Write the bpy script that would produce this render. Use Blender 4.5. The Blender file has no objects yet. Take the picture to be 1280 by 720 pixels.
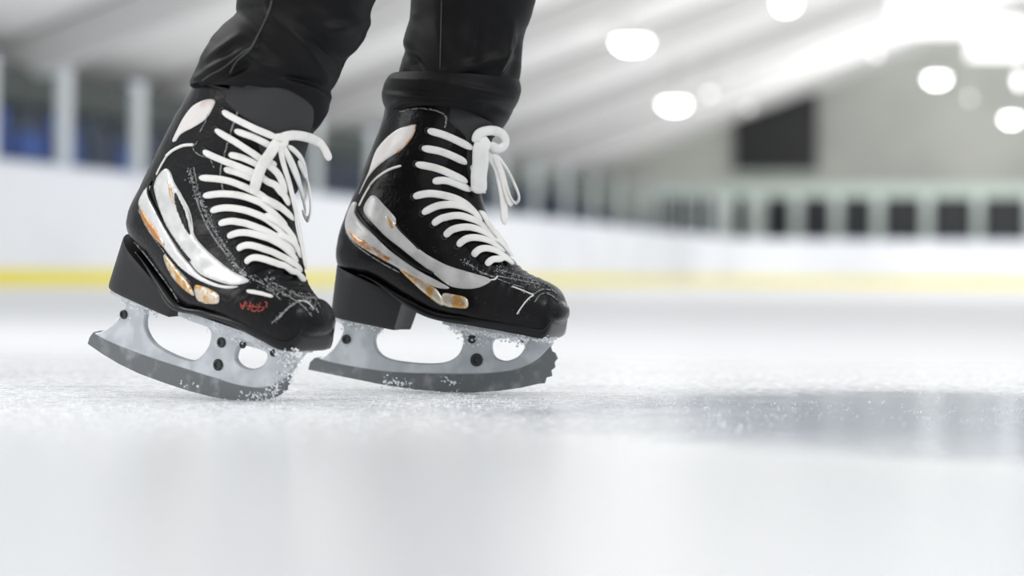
import bpy, bmesh, math, random
import numpy as np
from mathutils import Vector, Matrix, noise
from mathutils.bvhtree import BVHTree
from mathutils.geometry import delaunay_2d_cdt

random.seed(7)
C = bpy.context.scene.collection
SC = bpy.context.scene

# ------------------------------------------------------------------ camera
F = 3022.0                      # focal length in pixels of a 1280 wide frame
CAM = Vector((0, 0, 0.132))
ROLL = math.radians(0.58)
PITCH = math.atan(-14.5 / F)    # horizon a little above the middle of the frame
fwd = Vector((0, math.cos(PITCH), math.sin(PITCH)))
rt0 = Vector((1, 0, 0)); up0 = rt0.cross(fwd)
rt = rt0 * math.cos(ROLL) + up0 * math.sin(ROLL)
upv = -rt0 * math.sin(ROLL) + up0 * math.cos(ROLL)
cam_d = bpy.data.cameras.new('camera'); cam = bpy.data.objects.new('camera', cam_d); C.objects.link(cam)
M3 = Matrix((rt, upv, -fwd)).transposed()
cam.matrix_world = Matrix.Translation(CAM) @ M3.to_4x4()
cam_d.sensor_width = 36; cam_d.lens = F / 1280 * 36
cam_d.clip_start = .05; cam_d.clip_end = 400
cam_d.dof.use_dof = True; cam_d.dof.focus_distance = 2.62; cam_d.dof.aperture_fstop = 3.1
SC.camera = cam
SC.view_settings.view_transform = 'Standard'; SC.view_settings.look = 'None'
SC.cycles.use_denoising = True
SC.cycles.max_bounces = 8; SC.cycles.sample_clamp_indirect = 6

def ray(px, py):
    return (fwd + rt * ((px - 640) / F) + upv * ((360 - py) / F)).normalized()

# ------------------------------------------------------------------ materials
def mat(name, col, rough=.5, metal=0, spec=.5, bump=None, var=None, emis=None, coat=0, sheen=0):
    m = bpy.data.materials.new(name); m.use_nodes = True
    nt = m.node_tree; b = nt.nodes['Principled BSDF']
    b.inputs['Base Color'].default_value = (*col, 1); b.inputs['Roughness'].default_value = rough
    b.inputs['Metallic'].default_value = metal; b.inputs['Specular IOR Level'].default_value = spec
    b.inputs['Coat Weight'].default_value = coat; b.inputs['Coat Roughness'].default_value = .12
    b.inputs['Sheen Weight'].default_value = sheen
    tc = nt.nodes.new('ShaderNodeTexCoord')
    if emis: b.inputs['Emission Color'].default_value = (*emis[0], 1); b.inputs['Emission Strength'].default_value = emis[1]
    if bump:                     # (scale, strength, distance)
        n = nt.nodes.new('ShaderNodeTexNoise'); n.inputs['Scale'].default_value = bump[0]; n.inputs['Detail'].default_value = 6
        nt.links.new(tc.outputs['Object'], n.inputs['Vector'])
        bp = nt.nodes.new('ShaderNodeBump'); bp.inputs['Strength'].default_value = bump[1]; bp.inputs['Distance'].default_value = bump[2]
        nt.links.new(n.outputs['Fac'], bp.inputs['Height']); nt.links.new(bp.outputs['Normal'], b.inputs['Normal'])
    if var:                      # (colour2, scale, lo, hi)
        n = nt.nodes.new('ShaderNodeTexNoise'); n.inputs['Scale'].default_value = var[1]; n.inputs['Detail'].default_value = 5
        nt.links.new(tc.outputs['Object'], n.inputs['Vector'])
        r = nt.nodes.new('ShaderNodeMapRange'); r.inputs['From Min'].default_value = var[2]; r.inputs['From Max'].default_value = var[3]
        nt.links.new(n.outputs['Fac'], r.inputs['Value'])
        mx = nt.nodes.new('ShaderNodeMix'); mx.data_type = 'RGBA'
        mx.inputs['A'].default_value = (*col, 1); mx.inputs['B'].default_value = (*var[0], 1)
        nt.links.new(r.outputs['Result'], mx.inputs['Factor']); nt.links.new(mx.outputs['Result'], b.inputs['Base Color'])
    return m

MT = dict(
    leather=mat('black_leather', (.003, .003, .0035), .3, bump=(260, .4, .0015), coat=.1, spec=.18, var=((.03, .03, .032), 300, .64, .75)),
    matte=mat('black_nubuck', (.004, .004, .0045), .6, bump=(500, .3, .001), spec=.15),
    sole=mat('black_sole', (.003, .003, .0035), .3, bump=(120, .15, .001), coat=.1, spec=.3),
    heel=mat('black_heel', (.026, .026, .027), .5, spec=.3, bump=(300, .15, .001)),
    tongue=mat('charcoal_padding', (.048, .048, .05), .9, spec=.15, bump=(900, .4, .0008), sheen=.03),
    pearl=mat('pearl_panel', (.62, .62, .6), .28, metal=.15, coat=.4, bump=(60, .12, .002), var=((.8, .79, .78), 45, .4, .6)),
    greypearl=mat('grey_pearl_panel', (.46, .455, .44), .32, metal=.1, coat=.25, bump=(60, .12, .002), var=((.6, .59, .57), 45, .4, .6)),
    pink=mat('pearl_collar_panel', (.78, .74, .71), .35, coat=.3, var=((.62, .5, .45), 28, .52, .66)),
    copper=mat('copper_foil', (.5, .24, .09), .3, metal=.55, var=((.6, .55, .5), 90, .45, .6), bump=(90, .3, .002)),
    gold=mat('gold_foil', (.6, .33, .1), .28, metal=.5, var=((.66, .6, .5), 110, .42, .56), bump=(120, .3, .002)),
    lace=mat('cotton_lace', (.87, .86, .82), .85, bump=(1400, .5, .0008), sheen=.2, var=((.72, .71, .66), 60, .5, .8)),
    piping=mat('white_piping', (.82, .8, .76), .5),
    thread=mat('grey_thread', (.3, .3, .3), .5, var=((.02, .02, .02), 380, .5, .56)),
    chromeplate=mat('frosted_aluminium', (.46, .49, .51), .45, metal=.35, bump=(180, .2, .001), var=((.6, .63, .65), 40, .42, .62)),
    steel=mat('dull_steel', (.16, .17, .175), .42, metal=.3, spec=.4, bump=(260, .2, .0008), var=((.3, .31, .32), 55, .52, .72)),
    bolt=mat('dark_bolt', (.05, .055, .055), .35, metal=.8, bump=(600, .5, .001)),
    frost=mat('snow_crumbs', (.93, .95, .97), .35, bump=(700, .4, .001)),
    red=mat('red_print', (.42, .05, .03), .4, var=((.02, .01, .01), 300, .5, .6)),
    cloth=mat('black_cloth', (.002, .002, .0024), .55, spec=.2, bump=(700, .35, .0008), sheen=.0),
    sock=mat('dark_sock', (.012, .012, .013), .9, bump=(600, .4, .001)),
)

# ------------------------------------------------------------------ object helpers
def tag(o, label=None, cat=None, group=None, kind=None, category=None):
    for k, v in (('label', label), ('category', cat or category), ('group', group), ('kind', kind)):
        if v: o[k] = v
    return o
def empty(name, mtx, **k):
    o = bpy.data.objects.new(name, None); C.objects.link(o); o.matrix_world = mtx
    o.empty_display_size = .05
    return tag(o, **k)
def mobj(name, vs, fs, m, parent=None, smooth=True, **k):
    me = bpy.data.meshes.new(name); me.from_pydata([tuple(v) for v in vs], [], [tuple(f) for f in fs])
    me.validate(); me.update()
    bm = bmesh.new(); bm.from_mesh(me); bmesh.ops.recalc_face_normals(bm, faces=bm.faces); bm.to_mesh(me); bm.free()
    me.materials.append(m)
    if smooth: me.polygons.foreach_set('use_smooth', [True] * len(me.polygons))
    o = bpy.data.objects.new(name, me); C.objects.link(o)
    if parent: o.parent = parent
    return tag(o, **k)
def catmull(P, n=8, closed=False):
    P = [np.array(p, float) for p in P]; out = []
    N = len(P); rng = N if closed else N - 1
    for i in range(rng):
        if closed: a, b, c, d = P[(i - 1) % N], P[i], P[(i + 1) % N], P[(i + 2) % N]
        else: a, b, c, d = P[max(i - 1, 0)], P[i], P[i + 1], P[min(i + 2, N - 1)]
        for k in range(n):
            t = k / n
            out.append(.5 * (2 * b + (c - a) * t + (2 * a - 5 * b + 4 * c - d) * t * t + (3 * b - a - 3 * c + d) * t ** 3))
    if not closed: out.append(P[-1])
    return out
def boxmesh(name, c, s, m, parent=None, rz=0, bev=0, **k):
    bm = bmesh.new(); bmesh.ops.create_cube(bm, size=1)
    R_ = Matrix.Rotation(rz, 4, 'Z')
    bmesh.ops.transform(bm, matrix=Matrix.Translation(c) @ R_ @ Matrix.Diagonal((*s, 1)), verts=bm.verts)
    if bev: bmesh.ops.bevel(bm, geom=bm.edges[:], offset=bev, segments=2, affect='EDGES')
    me = bpy.data.meshes.new(name); bm.to_mesh(me); bm.free(); me.materials.append(m)
    o = bpy.data.objects.new(name, me); C.objects.link(o)
    if parent: o.parent = parent
    return tag(o, **k)

# ------------------------------------------------------------------ the skate builder
def make_skate(px0, py0, yaw, pitch, roll, D, label):
    d = ray(px0, py0); O = CAM + d * (-CAM.z / d.z)
    f0 = Vector((math.cos(yaw), -math.sin(yaw), 0)); l0 = Vector((math.sin(yaw), math.cos(yaw), 0)); z0 = Vector((0, 0, 1))
    f = f0 * math.cos(pitch) - z0 * math.sin(pitch); u = z0 * math.cos(pitch) + f0 * math.sin(pitch)
    Rr = Matrix.Rotation(roll, 3, f); l = Rr @ l0; u = Rr @ u
    M = Matrix((f, l, u)).transposed().to_4x4(); M.translation = O
    root = empty('ice_skate', M, label=label, cat='ice skate', group='worn pair of ice skates')
    Mi = M.inverted(); camL = Mi @ CAM; RL = Mi.to_3x3()
    def rl(px, py): return (RL @ ray(px, py)).normalized()
    def un(px, py, y=0.0):
        r = rl(px, py); t = (y - camL.y) / r.y; return camL + r * t
    v = un(px0, py0 - 100) - camL; sv = np.array([-v.x / v.y, -v.z / v.y])   # drift of a point on y=0 for one unit of y
    # --- boot surface
    secs = []
    for (Tx, Ty, Bx, By, b, nb, s0) in D['sections']:
        T = un(Tx, Ty); B = un(Bx, By); T = np.array([T.x, T.z]); B = np.array([B.x, B.z])
        c = (T + B) / 2; e = T - B; E = np.linalg.norm(e) / 2; e = e / (2 * E)
        corr = b * float(sv @ e); a = math.sqrt(max(E * E - corr * corr, (.72 * E) ** 2))
        secs.append(np.array([*(c + e * a), *(c - e * a), b, nb, s0]))
    NS = len(secs)
    def sec(t):
        t = min(max(t, 0), NS - 1); i = min(int(t), NS - 2); w = t - i
        a, b, c, d_ = secs[max(i - 1, 0)], secs[i], secs[i + 1], secs[min(i + 2, NS - 1)]
        return .5 * (2 * b + (c - a) * w + (2 * a - 5 * b + 4 * c - d_) * w * w + (3 * b - a - 3 * c + d_) * w ** 3)
    def S(t, ph):
        q = sec(t); T, B, b, nb, s0 = q[:2], q[2:4], q[4], q[5], q[6]
        cs, sn = math.cos(ph), math.sin(ph); n = 2.25 if sn > 0 else nb
        y = b * math.copysign(abs(cs) ** (2 / n), cs)
        s = s0 + ((1 - s0) if sn > 0 else (1 + s0)) * math.copysign(abs(sn) ** (2 / n), sn)
        p = (T + B) / 2 + (T - B) / 2 * s
        return Vector((p[0], y, p[1]))
    def Nrm(t, ph, e=.02):
        a = S(t + e, ph) - S(t - e, ph); b = S(t, ph + e) - S(t, ph - e); n = a.cross(b)
        if n.length < 1e-12: return Vector((0, 0, 1))
        n.normalize(); q = sec(t); c = (q[:2] + q[2:4]) / 2
        if n.dot(S(t, ph) - Vector((c[0], 0, c[1]))) < 0: n = -n
        return n
    UC = D['collar']; NU, NP = 110, 88
    vs, fs = [], []
    for i in range(NU):
        t = UC * i / (NU - 1)
        for j in range(NP):
            ph = 2 * math.pi * j / NP
            p = S(t, ph)
            # creases across the instep where the toes bend
            if i > 3:
                s_ = math.sin(ph); wr = math.exp(-((t - 3.6) / 1.3) ** 2) * max(0, s_) ** 1.5
                p = p + Nrm(t, ph) * (.0011 * wr * math.sin(t * 13 + 2 * math.cos(ph * 2)) + .0005 * noise.noise(p * 90))
            vs.append(p)
    for i in range(NU - 1):
        for j in range(NP): fs.append((i * NP + j, i * NP + (j + 1) % NP, (i + 1) * NP + (j + 1) % NP, (i + 1) * NP + j))
    # toe cap pole, rounded forward
    q = sec(0); e0 = (np.array(q[:2]) + np.array(q[2:4])) / 2; cpt = Vector((e0[0], 0, e0[1])); dirx = Vector((1, 0, -.12)).normalized()
    base = 0
    for k, (sc_, ad) in enumerate(((.82, .0032), (.5, .0062), (.2, .0074))):
        nb_ = len(vs)
        for j in range(NP):
            p = S(0, 2 * math.pi * j / NP); vs.append(cpt + (p - cpt) * sc_ + dirx * ad)
        for j in range(NP): fs.append((base + j, nb_ + j, nb_ + (j + 1) % NP, base + (j + 1) % NP))
        base = nb_
    vs.append(cpt + dirx * .0077); pole = len(vs) - 1
    for j in range(NP): fs.append((base + j, pole, base + (j + 1) % NP))
    # inner lining, down inside the collar
    ring = (NU - 1) * NP; last = ring
    for k, (t, off) in enumerate(((UC + .02, -.0015), (UC - .1, -.0045), (UC - 1.2, -.005), (UC - 3, -.006))):
        nb_ = len(vs)
        for j in range(NP):
            ph = 2 * math.pi * j / NP; vs.append(S(t, ph) + Nrm(t, ph) * off)
        for j in range(NP): fs.append((last + j, last + (j + 1) % NP, nb_ + (j + 1) % NP, nb_ + j))
        last = nb_
    boot = mobj('boot', vs, fs, MT['leather'], root)
    def patch(name, t0, t1, p0, p1, off, th, m, nt=40, npn=30, rng=None, parent=root, **k):
        V, Fc = [], []
        for side in (0, 1):
            for i in range(nt):
                t = t0 + (t1 - t0) * i / (nt - 1); a0, a1 = rng(t) if rng else (p0, p1)
                for j in range(npn):
                    ph = a0 + (a1 - a0) * j / (npn - 1)
                    edge = min(j, npn - 1 - j, i, nt - 1 - i) ; r = 1 if edge > 1 else (.35, .8)[edge]
                    h = off + th * r if side == 0 else off - .003
                    V.append(S(t, ph) + Nrm(t, ph) * h)
        n1 = nt * npn
        for i in range(nt - 1):
            for j in range(npn - 1):
                a = i * npn + j; Fc.append((a, a + 1, a + npn + 1, a + npn)); Fc.append((n1 + a, n1 + a + npn, n1 + a + npn + 1, n1 + a + 1))
        for i in range(nt - 1):
            for j in (0, npn - 1):
                a = i * npn + j; Fc.append((a, a + npn, n1 + a + npn, n1 + a))
        for j in range(npn - 1):
            for i in (0, nt - 1):
                a = i * npn + j; Fc.append((a, a + 1, n1 + a + 1, n1 + a))
        return mobj(name, V, Fc, m, parent, **k)
    H = math.pi / 2
    # near side is y<0 -> ph in (90,270) ; far side ph in (-90,90)
    tt0, tt1 = D['tongue']
    tongue = patch('tongue', tt0, tt1, 0, 0, -.0005, .0035, MT['tongue'], 50, 40,
          rng=lambda t: (H - D['tw'](t), H + D['tw'](t)), label='charcoal padded tongue')
    te = [S(tt1, H + D['tw'](tt1) * (k / 12 - 1)) + Nrm(tt1, H + D['tw'](tt1) * (k / 12 - 1)) * .0025 for k in range(25)]
    # eyestays: raised strips down both sides of the lacing
    es0, es1 = D['eyestay']
    for sgn in (-1, 1):
        patch('eyestay', es0, es1, 0, 0, .0002, .0016, MT['matte'], 60, 12,
              rng=lambda t: tuple(sorted((H + sgn * D['ew'](t)[0], H + sgn * D['ew'](t)[1]))))
    # BVH of everything built so far for laying trims and laces on
    dg = bpy.context.evaluated_depsgraph_get()
    VV, FF = [], []
    for o in root.children:
        n0 = len(VV); VV += [v_.co.copy() for v_ in o.data.vertices]; FF += [[n0 + i for i in p.vertices] for p in o.data.polygons]
    bvh = BVHTree.FromPolygons(VV, FF)
    bvhb = BVHTree.FromPolygons([v_.co for v_ in boot.data.vertices], [list(p.vertices) for p in boot.data.polygons])
    def cast(px, py, tree=bvhb):
        r = rl(px, py); h = tree.ray_cast(camL, r)
        if h[0] is not None:
            n = h[1]
            if n.dot(r) > 0: n = -n
            if abs(n.dot(r)) > .12: return h[0], n
        t = 2.6
        for _ in range(8):
            p = camL + r * t; nn = tree.find_nearest(p)
            t = (nn[0] - camL).dot(r)
        n = (camL + r * t) - nn[0]
        n = n.normalized() if n.length > 1e-4 else (-r)
        return camL + r * t, n
    def tube(path, r, m, name, parent=root, closed=False, seg=8, **k):
        P = [Vector(p) for p in path]; V, Fc = [], []; N = len(P)
        for i, p in enumerate(P):
            tg = (P[(i + 1) % N] - P[i - 1]) if closed else (P[min(i + 1, N - 1)] - P[max(i - 1, 0)])
            tg.normalize(); a = tg.cross(Vector((.3, 1, .2))).normalized(); b = tg.cross(a)
            rr = r * (.3 if not closed and i in (0, N - 1) else 1)
            for j in range(seg):
                an = 2 * math.pi * j / seg; V.append(p + a * math.cos(an) * rr + b * math.sin(an) * rr)
        for i in range(N if closed else N - 1):
            for j in range(seg):
                i2 = (i + 1) % N; Fc.append((i * seg + j, i * seg + (j + 1) % seg, i2 * seg + (j + 1) % seg, i2 * seg + j))
        if not closed: Fc.append(tuple(range(seg))); Fc.append(tuple((N - 1) * seg + j for j in range(seg)))
        return mobj(name, V, Fc, m, parent, **k)
    tube(te, .0011, MT['thread'], 'binding', parent=tongue)
    # collar rim binding
    tube([S(UC, 2 * math.pi * j / 72) - Nrm(UC, 2 * math.pi * j / 72) * .001 for j in range(72)], .0016, MT['tongue'], 'collar_binding', closed=True)
    def decal(name, pts, m, off=.0012, n=5, **k):
        P = catmull(pts, n, True)
        P = [Vector(p) for p in P]; x0 = min(p.x for p in P); x1 = max(p.x for p in P); y0 = min(p.y for p in P); y1 = max(p.y for p in P)
        N = len(P); g = []
        x = x0 + 1
        while x < x1:
            y = y0 + 1
            while y < y1:
                ins = False
                for i in range(N):
                    a, b = P[i], P[i - 1]
                    if (a.y > y) != (b.y > y) and x < (b.x - a.x) * (y - a.y) / (b.y - a.y + 1e-12) + a.x: ins = not ins
                if ins and min((Vector((x, y)) - p).length for p in P) > 1.2: g.append(Vector((x, y)))
                y += 3.1
            x += 3.1
        r = delaunay_2d_cdt(P + g, [], [list(range(N))], 1, 1e-5)
        V2, F2 = r[0], r[2]; V, tops = [], []
        edgeset = set(range(N))
        for i, p in enumerate(V2):
            c, nm = cast(p.x, p.y)
            dmin = min((p - q_).length for q_ in P)
            V.append(c + nm * (off * (1 if dmin > .6 else .55)))
        n0 = len(V)
        for i, p in enumerate(V2):
            c, nm = cast(p.x, p.y); V.append(c - nm * .0006)
        Fc = [tuple(f_) for f_ in F2] + [tuple(n0 + i for i in reversed(f_)) for f_ in F2]
        cnt = {}
        for f_ in F2:
            for i in range(len(f_)):
                e = (f_[i], f_[(i + 1) % len(f_)]); cnt[tuple(sorted(e))] = cnt.get(tuple(sorted(e)), 0) + 1
        for (a, b), c_ in cnt.items():
            if c_ == 1: Fc.append((a, b, n0 + b, n0 + a))
        return mobj(name, V, Fc, m, root, **k)
    for nm, pts, mk, off, lab in D['decals']: decal(nm, pts, MT[mk], off, label=lab) if lab else decal(nm, pts, MT[mk], off)
    for nm, pts, mk, r_ in D['lines']:
        tube([(lambda h: h[0] + h[1] * r_ * .6)(cast(p[0], p[1])) for p in catmull(pts, 6)], r_, MT[mk], nm)
    # --- laces
    def ribbon(strands, name, parent=root, **k):
        V, Fc = [], []
        for st in strands:
            pts, w, lift = st[0], st[1], st[2]; flat = st[3] if len(st) > 3 else .0013
            P2 = catmull(pts, 9); N = len(P2); L = [];
            for i, p in enumerate(P2):
                c, nm = cast(p[0], p[1], bvhb if name == 'lace_bow' else bvh); q_ = i / (N - 1)
                lf = lift(q_) if callable(lift) else lift
                L.append((c + nm * lf, nm))
            for _ in range(14 if name == 'lace_bow' else 3):
                L = [L[0]] + [((L[i - 1][0] + L[i][0] * 2 + L[i + 1][0]) / 4, (L[i - 1][1] + L[i][1] * 2 + L[i + 1][1]).normalized()) for i in range(1, N - 1)] + [L[-1]]
            SG = 10; b0 = len(V)
            for i, (p, nm) in enumerate(L):
                tg = (L[min(i + 1, N - 1)][0] - L[max(i - 1, 0)][0]).normalized()
                if w > .0044 and len(st) > 4: nm = (nm + (camL - p).normalized() * 1.5).normalized()
                sd = tg.cross(nm)
                sd = sd.normalized() if sd.length > 1e-6 else Vector((0, 1, 0)); n2 = sd.cross(tg).normalized()
                e_ = min(i, N - 1 - i); tp = (.3, .7, .88, .97)[e_] if e_ < 4 else 1
                for j in range(SG):
                    an = 2 * math.pi * j / SG; cs, sn = math.cos(an), math.sin(an)
                    V.append(p + sd * (w * tp * math.copysign(abs(cs) ** .7, cs)) + n2 * (flat * tp * math.copysign(abs(sn) ** .8, sn)))
            for i in range(N - 1):
                for j in range(SG):
                    a = b0 + i * SG; Fc.append((a + j, a + (j + 1) % SG, a + SG + (j + 1) % SG, a + SG + j))
            Fc.append(tuple(b0 + j for j in range(SG))); Fc.append(tuple(b0 + (N - 1) * SG + j for j in range(SG)))
        return mobj(name, V, Fc, MT['lace'], parent, **k)
    lace = ribbon([(p, D['lw'], (lambda q_, h=h: .0018 + h * min(1, q_ * 5))) for p, h in D['lace']], 'lace', label='flat off-white cotton lace')
    ribbon(D['bow'], 'lace_bow', parent=lace)
    # eyelet at the start of each strand
    for p, h in D['lace'][:D['eyelets']]:
        c, nm = cast(p[0][0], p[0][1], bvh)
        a = nm.orthogonal().normalized(); b = nm.cross(a)
        tube([c + nm * .0006 + (a * math.cos(x) + b * math.sin(x)) * .0034 for x in [2 * math.pi * k / 14 for k in range(14)]], .0007, MT['bolt'], 'eyelet', closed=True, seg=6)
    # --- outsole: a welt following the underside of the boot
    V, Fc = [], []; NW = 60; u0, u1 = D['sole']
    for i in range(NW):
        t = u0 + (u1 - u0) * i / (NW - 1); q = sec(t); T, B, b = q[:2], q[2:4], q[4]
        e = (T - B) / np.linalg.norm(T - B); wv = Vector((e[0], 0, e[1]))
        Bp = Vector((B[0], 0, B[1])); b2 = b * (1 - .14 * min(1, max(0, (t - 4.5) / 3))) + .0002
        prof = [(-.9, .011), (-.97, .009), (-1.0, .005), (-.97, .0005), (-.7, -.0012), (0, -.0015), (.7, -.0012), (.97, .0005), (1.0, .005), (.97, .009), (.9, .011)]
        ke = min(1, (NW - 1 - i) / 16); ke = ke * ke * (3 - 2 * ke); b2 *= .9 + .1 * ke
        for yy, hh in prof: V.append(Bp + Vector((0, yy * b2, 0)) + wv * (.006 + (hh - .006) * (.15 + .85 * ke)))
    npf = 11
    for i in range(NW - 1):
        for j in range(npf): Fc.append((i * npf + j, i * npf + (j + 1) % npf, (i + 1) * npf + (j + 1) % npf, (i + 1) * npf + j))
    Fc.append(tuple(range(npf))); Fc.append(tuple((NW - 1) * npf + j for j in range(npf)))
    mobj('outsole', V, Fc, MT['sole'], root)
    # --- heel block: rounded at the back, square at the breast
    hp = [un(*p[:2], p[2]) for p in D['heel']]       # top back, bottom back, bottom front, top front
    tb, bb, bf, tf = [Vector((p.x, 0, p.z)) for p in hp]
    V, Fc = [], []; NR = 14; plan = []
    for k in range(13):
        an = math.pi / 2 + math.pi * k / 12; plan.append((.0 + .34 * (1 + math.cos(an)) if False else .36 + .36 * math.cos(an), math.sin(an)))
    plan += [(.6, -1.0), (.9, -.97), (1, -.9), (.985, -.4), (.975, 0), (.985, .4), (1, .9), (.9, .97), (.6, 1.0)]
    for i in range(NR):
        w = i / (NR - 1); A = tb.lerp(bb, w); B_ = tf.lerp(bf, w); hw = .031 - .003 * w
        fl = .0015 if i in (0, NR - 1) else 0
        for x, y in plan:
            p = A.lerp(B_, x); V.append(Vector((p.x, y * (hw - fl), p.z)))
    npn = len(plan)
    for i in range(NR - 1):
        for j in range(npn): Fc.append((i * npn + j, i * npn + (j + 1) % npn, (i + 1) * npn + (j + 1) % npn, (i + 1) * npn + j))
    Fc.append(tuple(range(npn))); Fc.append(tuple((NR - 1) * npn + j for j in range(npn)))
    hb = mobj('heel_block', V, Fc, MT['heel'], root, smooth=False)
    hb.data.polygons.foreach_set('use_smooth', [len(p.vertices) == 4 for p in hb.data.polygons])
    hb.data.set_sharp_from_angle(angle=math.radians(35))
    # --- flat plates cut from sheet: holder and blade
    def inside(x, y, P):
        r = False
        for i in range(len(P)):
            a_, b_ = P[i], P[i - 1]
            if (a_[1] > y) != (b_[1] > y) and x < (b_[0] - a_[0]) * (y - a_[1]) / (b_[1] - a_[1] + 1e-15) + a_[0]: r = not r
        return r
    def sheet(name, loops, th, bev, m, parent=root, sm=6, **k):
        LP = []
        for lp, smooth in loops:
            P = [un(*p) for p in lp]; P = [np.array((p.x, p.z)) for p in P]
            LP.append(catmull(P, sm, True) if smooth else P)
        pts, eds, ins = [], [], []
        for li, P in enumerate(LP):
            n_ = len(P); b0_ = len(pts); ar = sum(P[i - 1][0] * P[i][1] - P[i][0] * P[i - 1][1] for i in range(n_))
            sg = (1 if ar > 0 else -1) * (1 if li == 0 else -1)
            for i in range(n_):
                t_ = P[(i + 1) % n_] - P[i - 1]; t_ = t_ / (np.linalg.norm(t_) + 1e-12)
                pts.append(P[i]); ins.append(P[i] + np.array((-t_[1], t_[0])) * bev * sg); eds.append((b0_ + i, b0_ + (i + 1) % n_))
        r = delaunay_2d_cdt([Vector(p) for p in ins], eds, [], 0, 1e-7)
        iv_, tri = r[0], r[2]
        if len(iv_) != len(ins): print('sheet warning', name, len(iv_), len(ins))
        IL = []; c0 = 0
        for P in LP: IL.append(ins[c0:c0 + len(P)]); c0 += len(P)
        keep = []
        for f_ in tri:
            cx_ = sum(iv_[i].x for i in f_) / len(f_); cz_ = sum(iv_[i].y for i in f_) / len(f_)
            if inside(cx_, cz_, IL[0]) and not any(inside(cx_, cz_, h_) for h_ in IL[1:]): keep.append(list(f_))
        n_ = len(pts); m_ = len(iv_); V, Fc = [], []; h = th / 2
        V += [(p.x, -h, p.y) for p in iv_] + [(p.x, h, p.y) for p in iv_]
        V += [(p[0], -h + bev, p[1]) for p in pts] + [(p[0], h - bev, p[1]) for p in pts]
        Fc += keep + [[i + m_ for i in reversed(f_)] for f_ in keep]
        o1, o2 = 2 * m_, 2 * m_ + n_
        for a_, b_ in eds: Fc += [(a_, b_, o1 + b_, o1 + a_), (o1 + a_, o1 + b_, o2 + b_, o2 + a_), (o2 + a_, o2 + b_, m_ + b_, m_ + a_)]
        return mobj(name, V, Fc, m, parent, smooth=False, **k)
    holder = sheet('blade_holder', [(D['holder'], True)] + [(h_, True) for h_ in D['holes']], .0075, .0012, MT['chromeplate'], label='pale grey metal blade holder')
    sheet('blade', [(D['blade'], False)], .0042, .0006, MT['steel'], sm=4, label='dull dark grey steel runner')
    # mounting plates
    def plate(a, b, hw, th, name):
        A = un(*a); B_ = un(*b); A = Vector((A.x, 0, A.z)); B_ = Vector((B_.x, 0, B_.z)); dx = (B_ - A).normalized(); nz = Vector((0, 1, 0)).cross(dx); nz = -nz if nz.z < 0 else nz
        V, Fc = [], []; pl = [(0, -.5), (.06, -.85), (.2, -1), (.75, -1), (.93, -.8), (1, -.3), (1, .3), (.93, .8), (.75, 1), (.2, 1), (.06, .85), (0, .5)]
        for h_ in (0, th):
            for x, y in pl:
                p = A.lerp(B_, x) + nz * h_; V.append((p.x, y * hw, p.z))
        n_ = len(pl); Fc = [tuple(range(n_)), tuple(range(n_, 2 * n_))] + [(j, (j + 1) % n_, n_ + (j + 1) % n_, n_ + j) for j in range(n_)]
        return mobj(name, V, Fc, MT['chromeplate'], root, smooth=False)
    plate(D['fplate'][0], D['fplate'][1], .036, .008, 'sole_plate')
    plate(D['hplate'][0], D['hplate'][1], .024, .004, 'heel_plate')
    for (bx, by, r_) in D['bolts']:
        c = un(bx, by, -.0038); V, Fc = [], []; rings = [(1, 0), (1, .0016), (.85, .0024), (.5, .0024), (.42, .0012), (0.02, .0012)]
        for rr, hh in rings:
            for j in range(12):
                an = 2 * math.pi * j / 12; V.append((c.x + math.cos(an) * rr * r_, c.y - hh, c.z + math.sin(an) * rr * r_))
        for i in range(len(rings) - 1):
            for j in range(12): Fc.append((i * 12 + j, i * 12 + (j + 1) % 12, (i + 1) * 12 + (j + 1) % 12, (i + 1) * 12 + j))
        mobj('bolt', V, Fc, MT['bolt'], holder, smooth=False)
    # frost packed round the fittings
    V, Fc = [], []
    ico = bmesh.new(); bmesh.ops.create_icosphere(ico, subdivisions=1, radius=1); iv = [v_.co.copy() for v_ in ico.verts]; it = [[v_.index for v_ in f_.verts] for f_ in ico.faces]; ico.free()
    for (ax, ay, bx, by, sp, n_, yl) in D['frost']:
        for _ in range(n_):
            w = random.random(); yv = random.uniform(-yl, yl * .6); c = un(ax + (bx - ax) * w + random.gauss(0, sp), ay + (by - ay) * w + random.gauss(0, sp), yv)
            r_ = random.choice((.0006, .0009, .0013, .0018)) * random.uniform(.7, 1.1); b0 = len(V)
            for p in iv: V.append(c + Vector(p) * r_ * random.uniform(.6, 1.2))
            Fc += [tuple(b0 + i for i in t_) for t_ in it]
    for (pts, n_, sp_, rr_) in D['speck']:
        pc = catmull(pts, 12)
        for _ in range(n_):
            p = random.choice(pc); c, nm = cast(p[0] + random.gauss(0, sp_), p[1] + random.gauss(0, sp_)); c = c + nm * rr_ * .6
            r_ = rr_ * random.uniform(.5, 1.2); b0 = len(V)
            for p in iv: V.append(c + Vector(p) * r_ * random.uniform(.6, 1.3))
            Fc += [tuple(b0 + i for i in t_) for t_ in it]
    mobj('frost', V, Fc, MT['frost'], root, smooth=False, kind='stuff')
    q = sec(UC); cc = M @ Vector(((q[0] + q[2]) / 2, 0, (q[1] + q[3]) / 2))
    return root, cc

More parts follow.
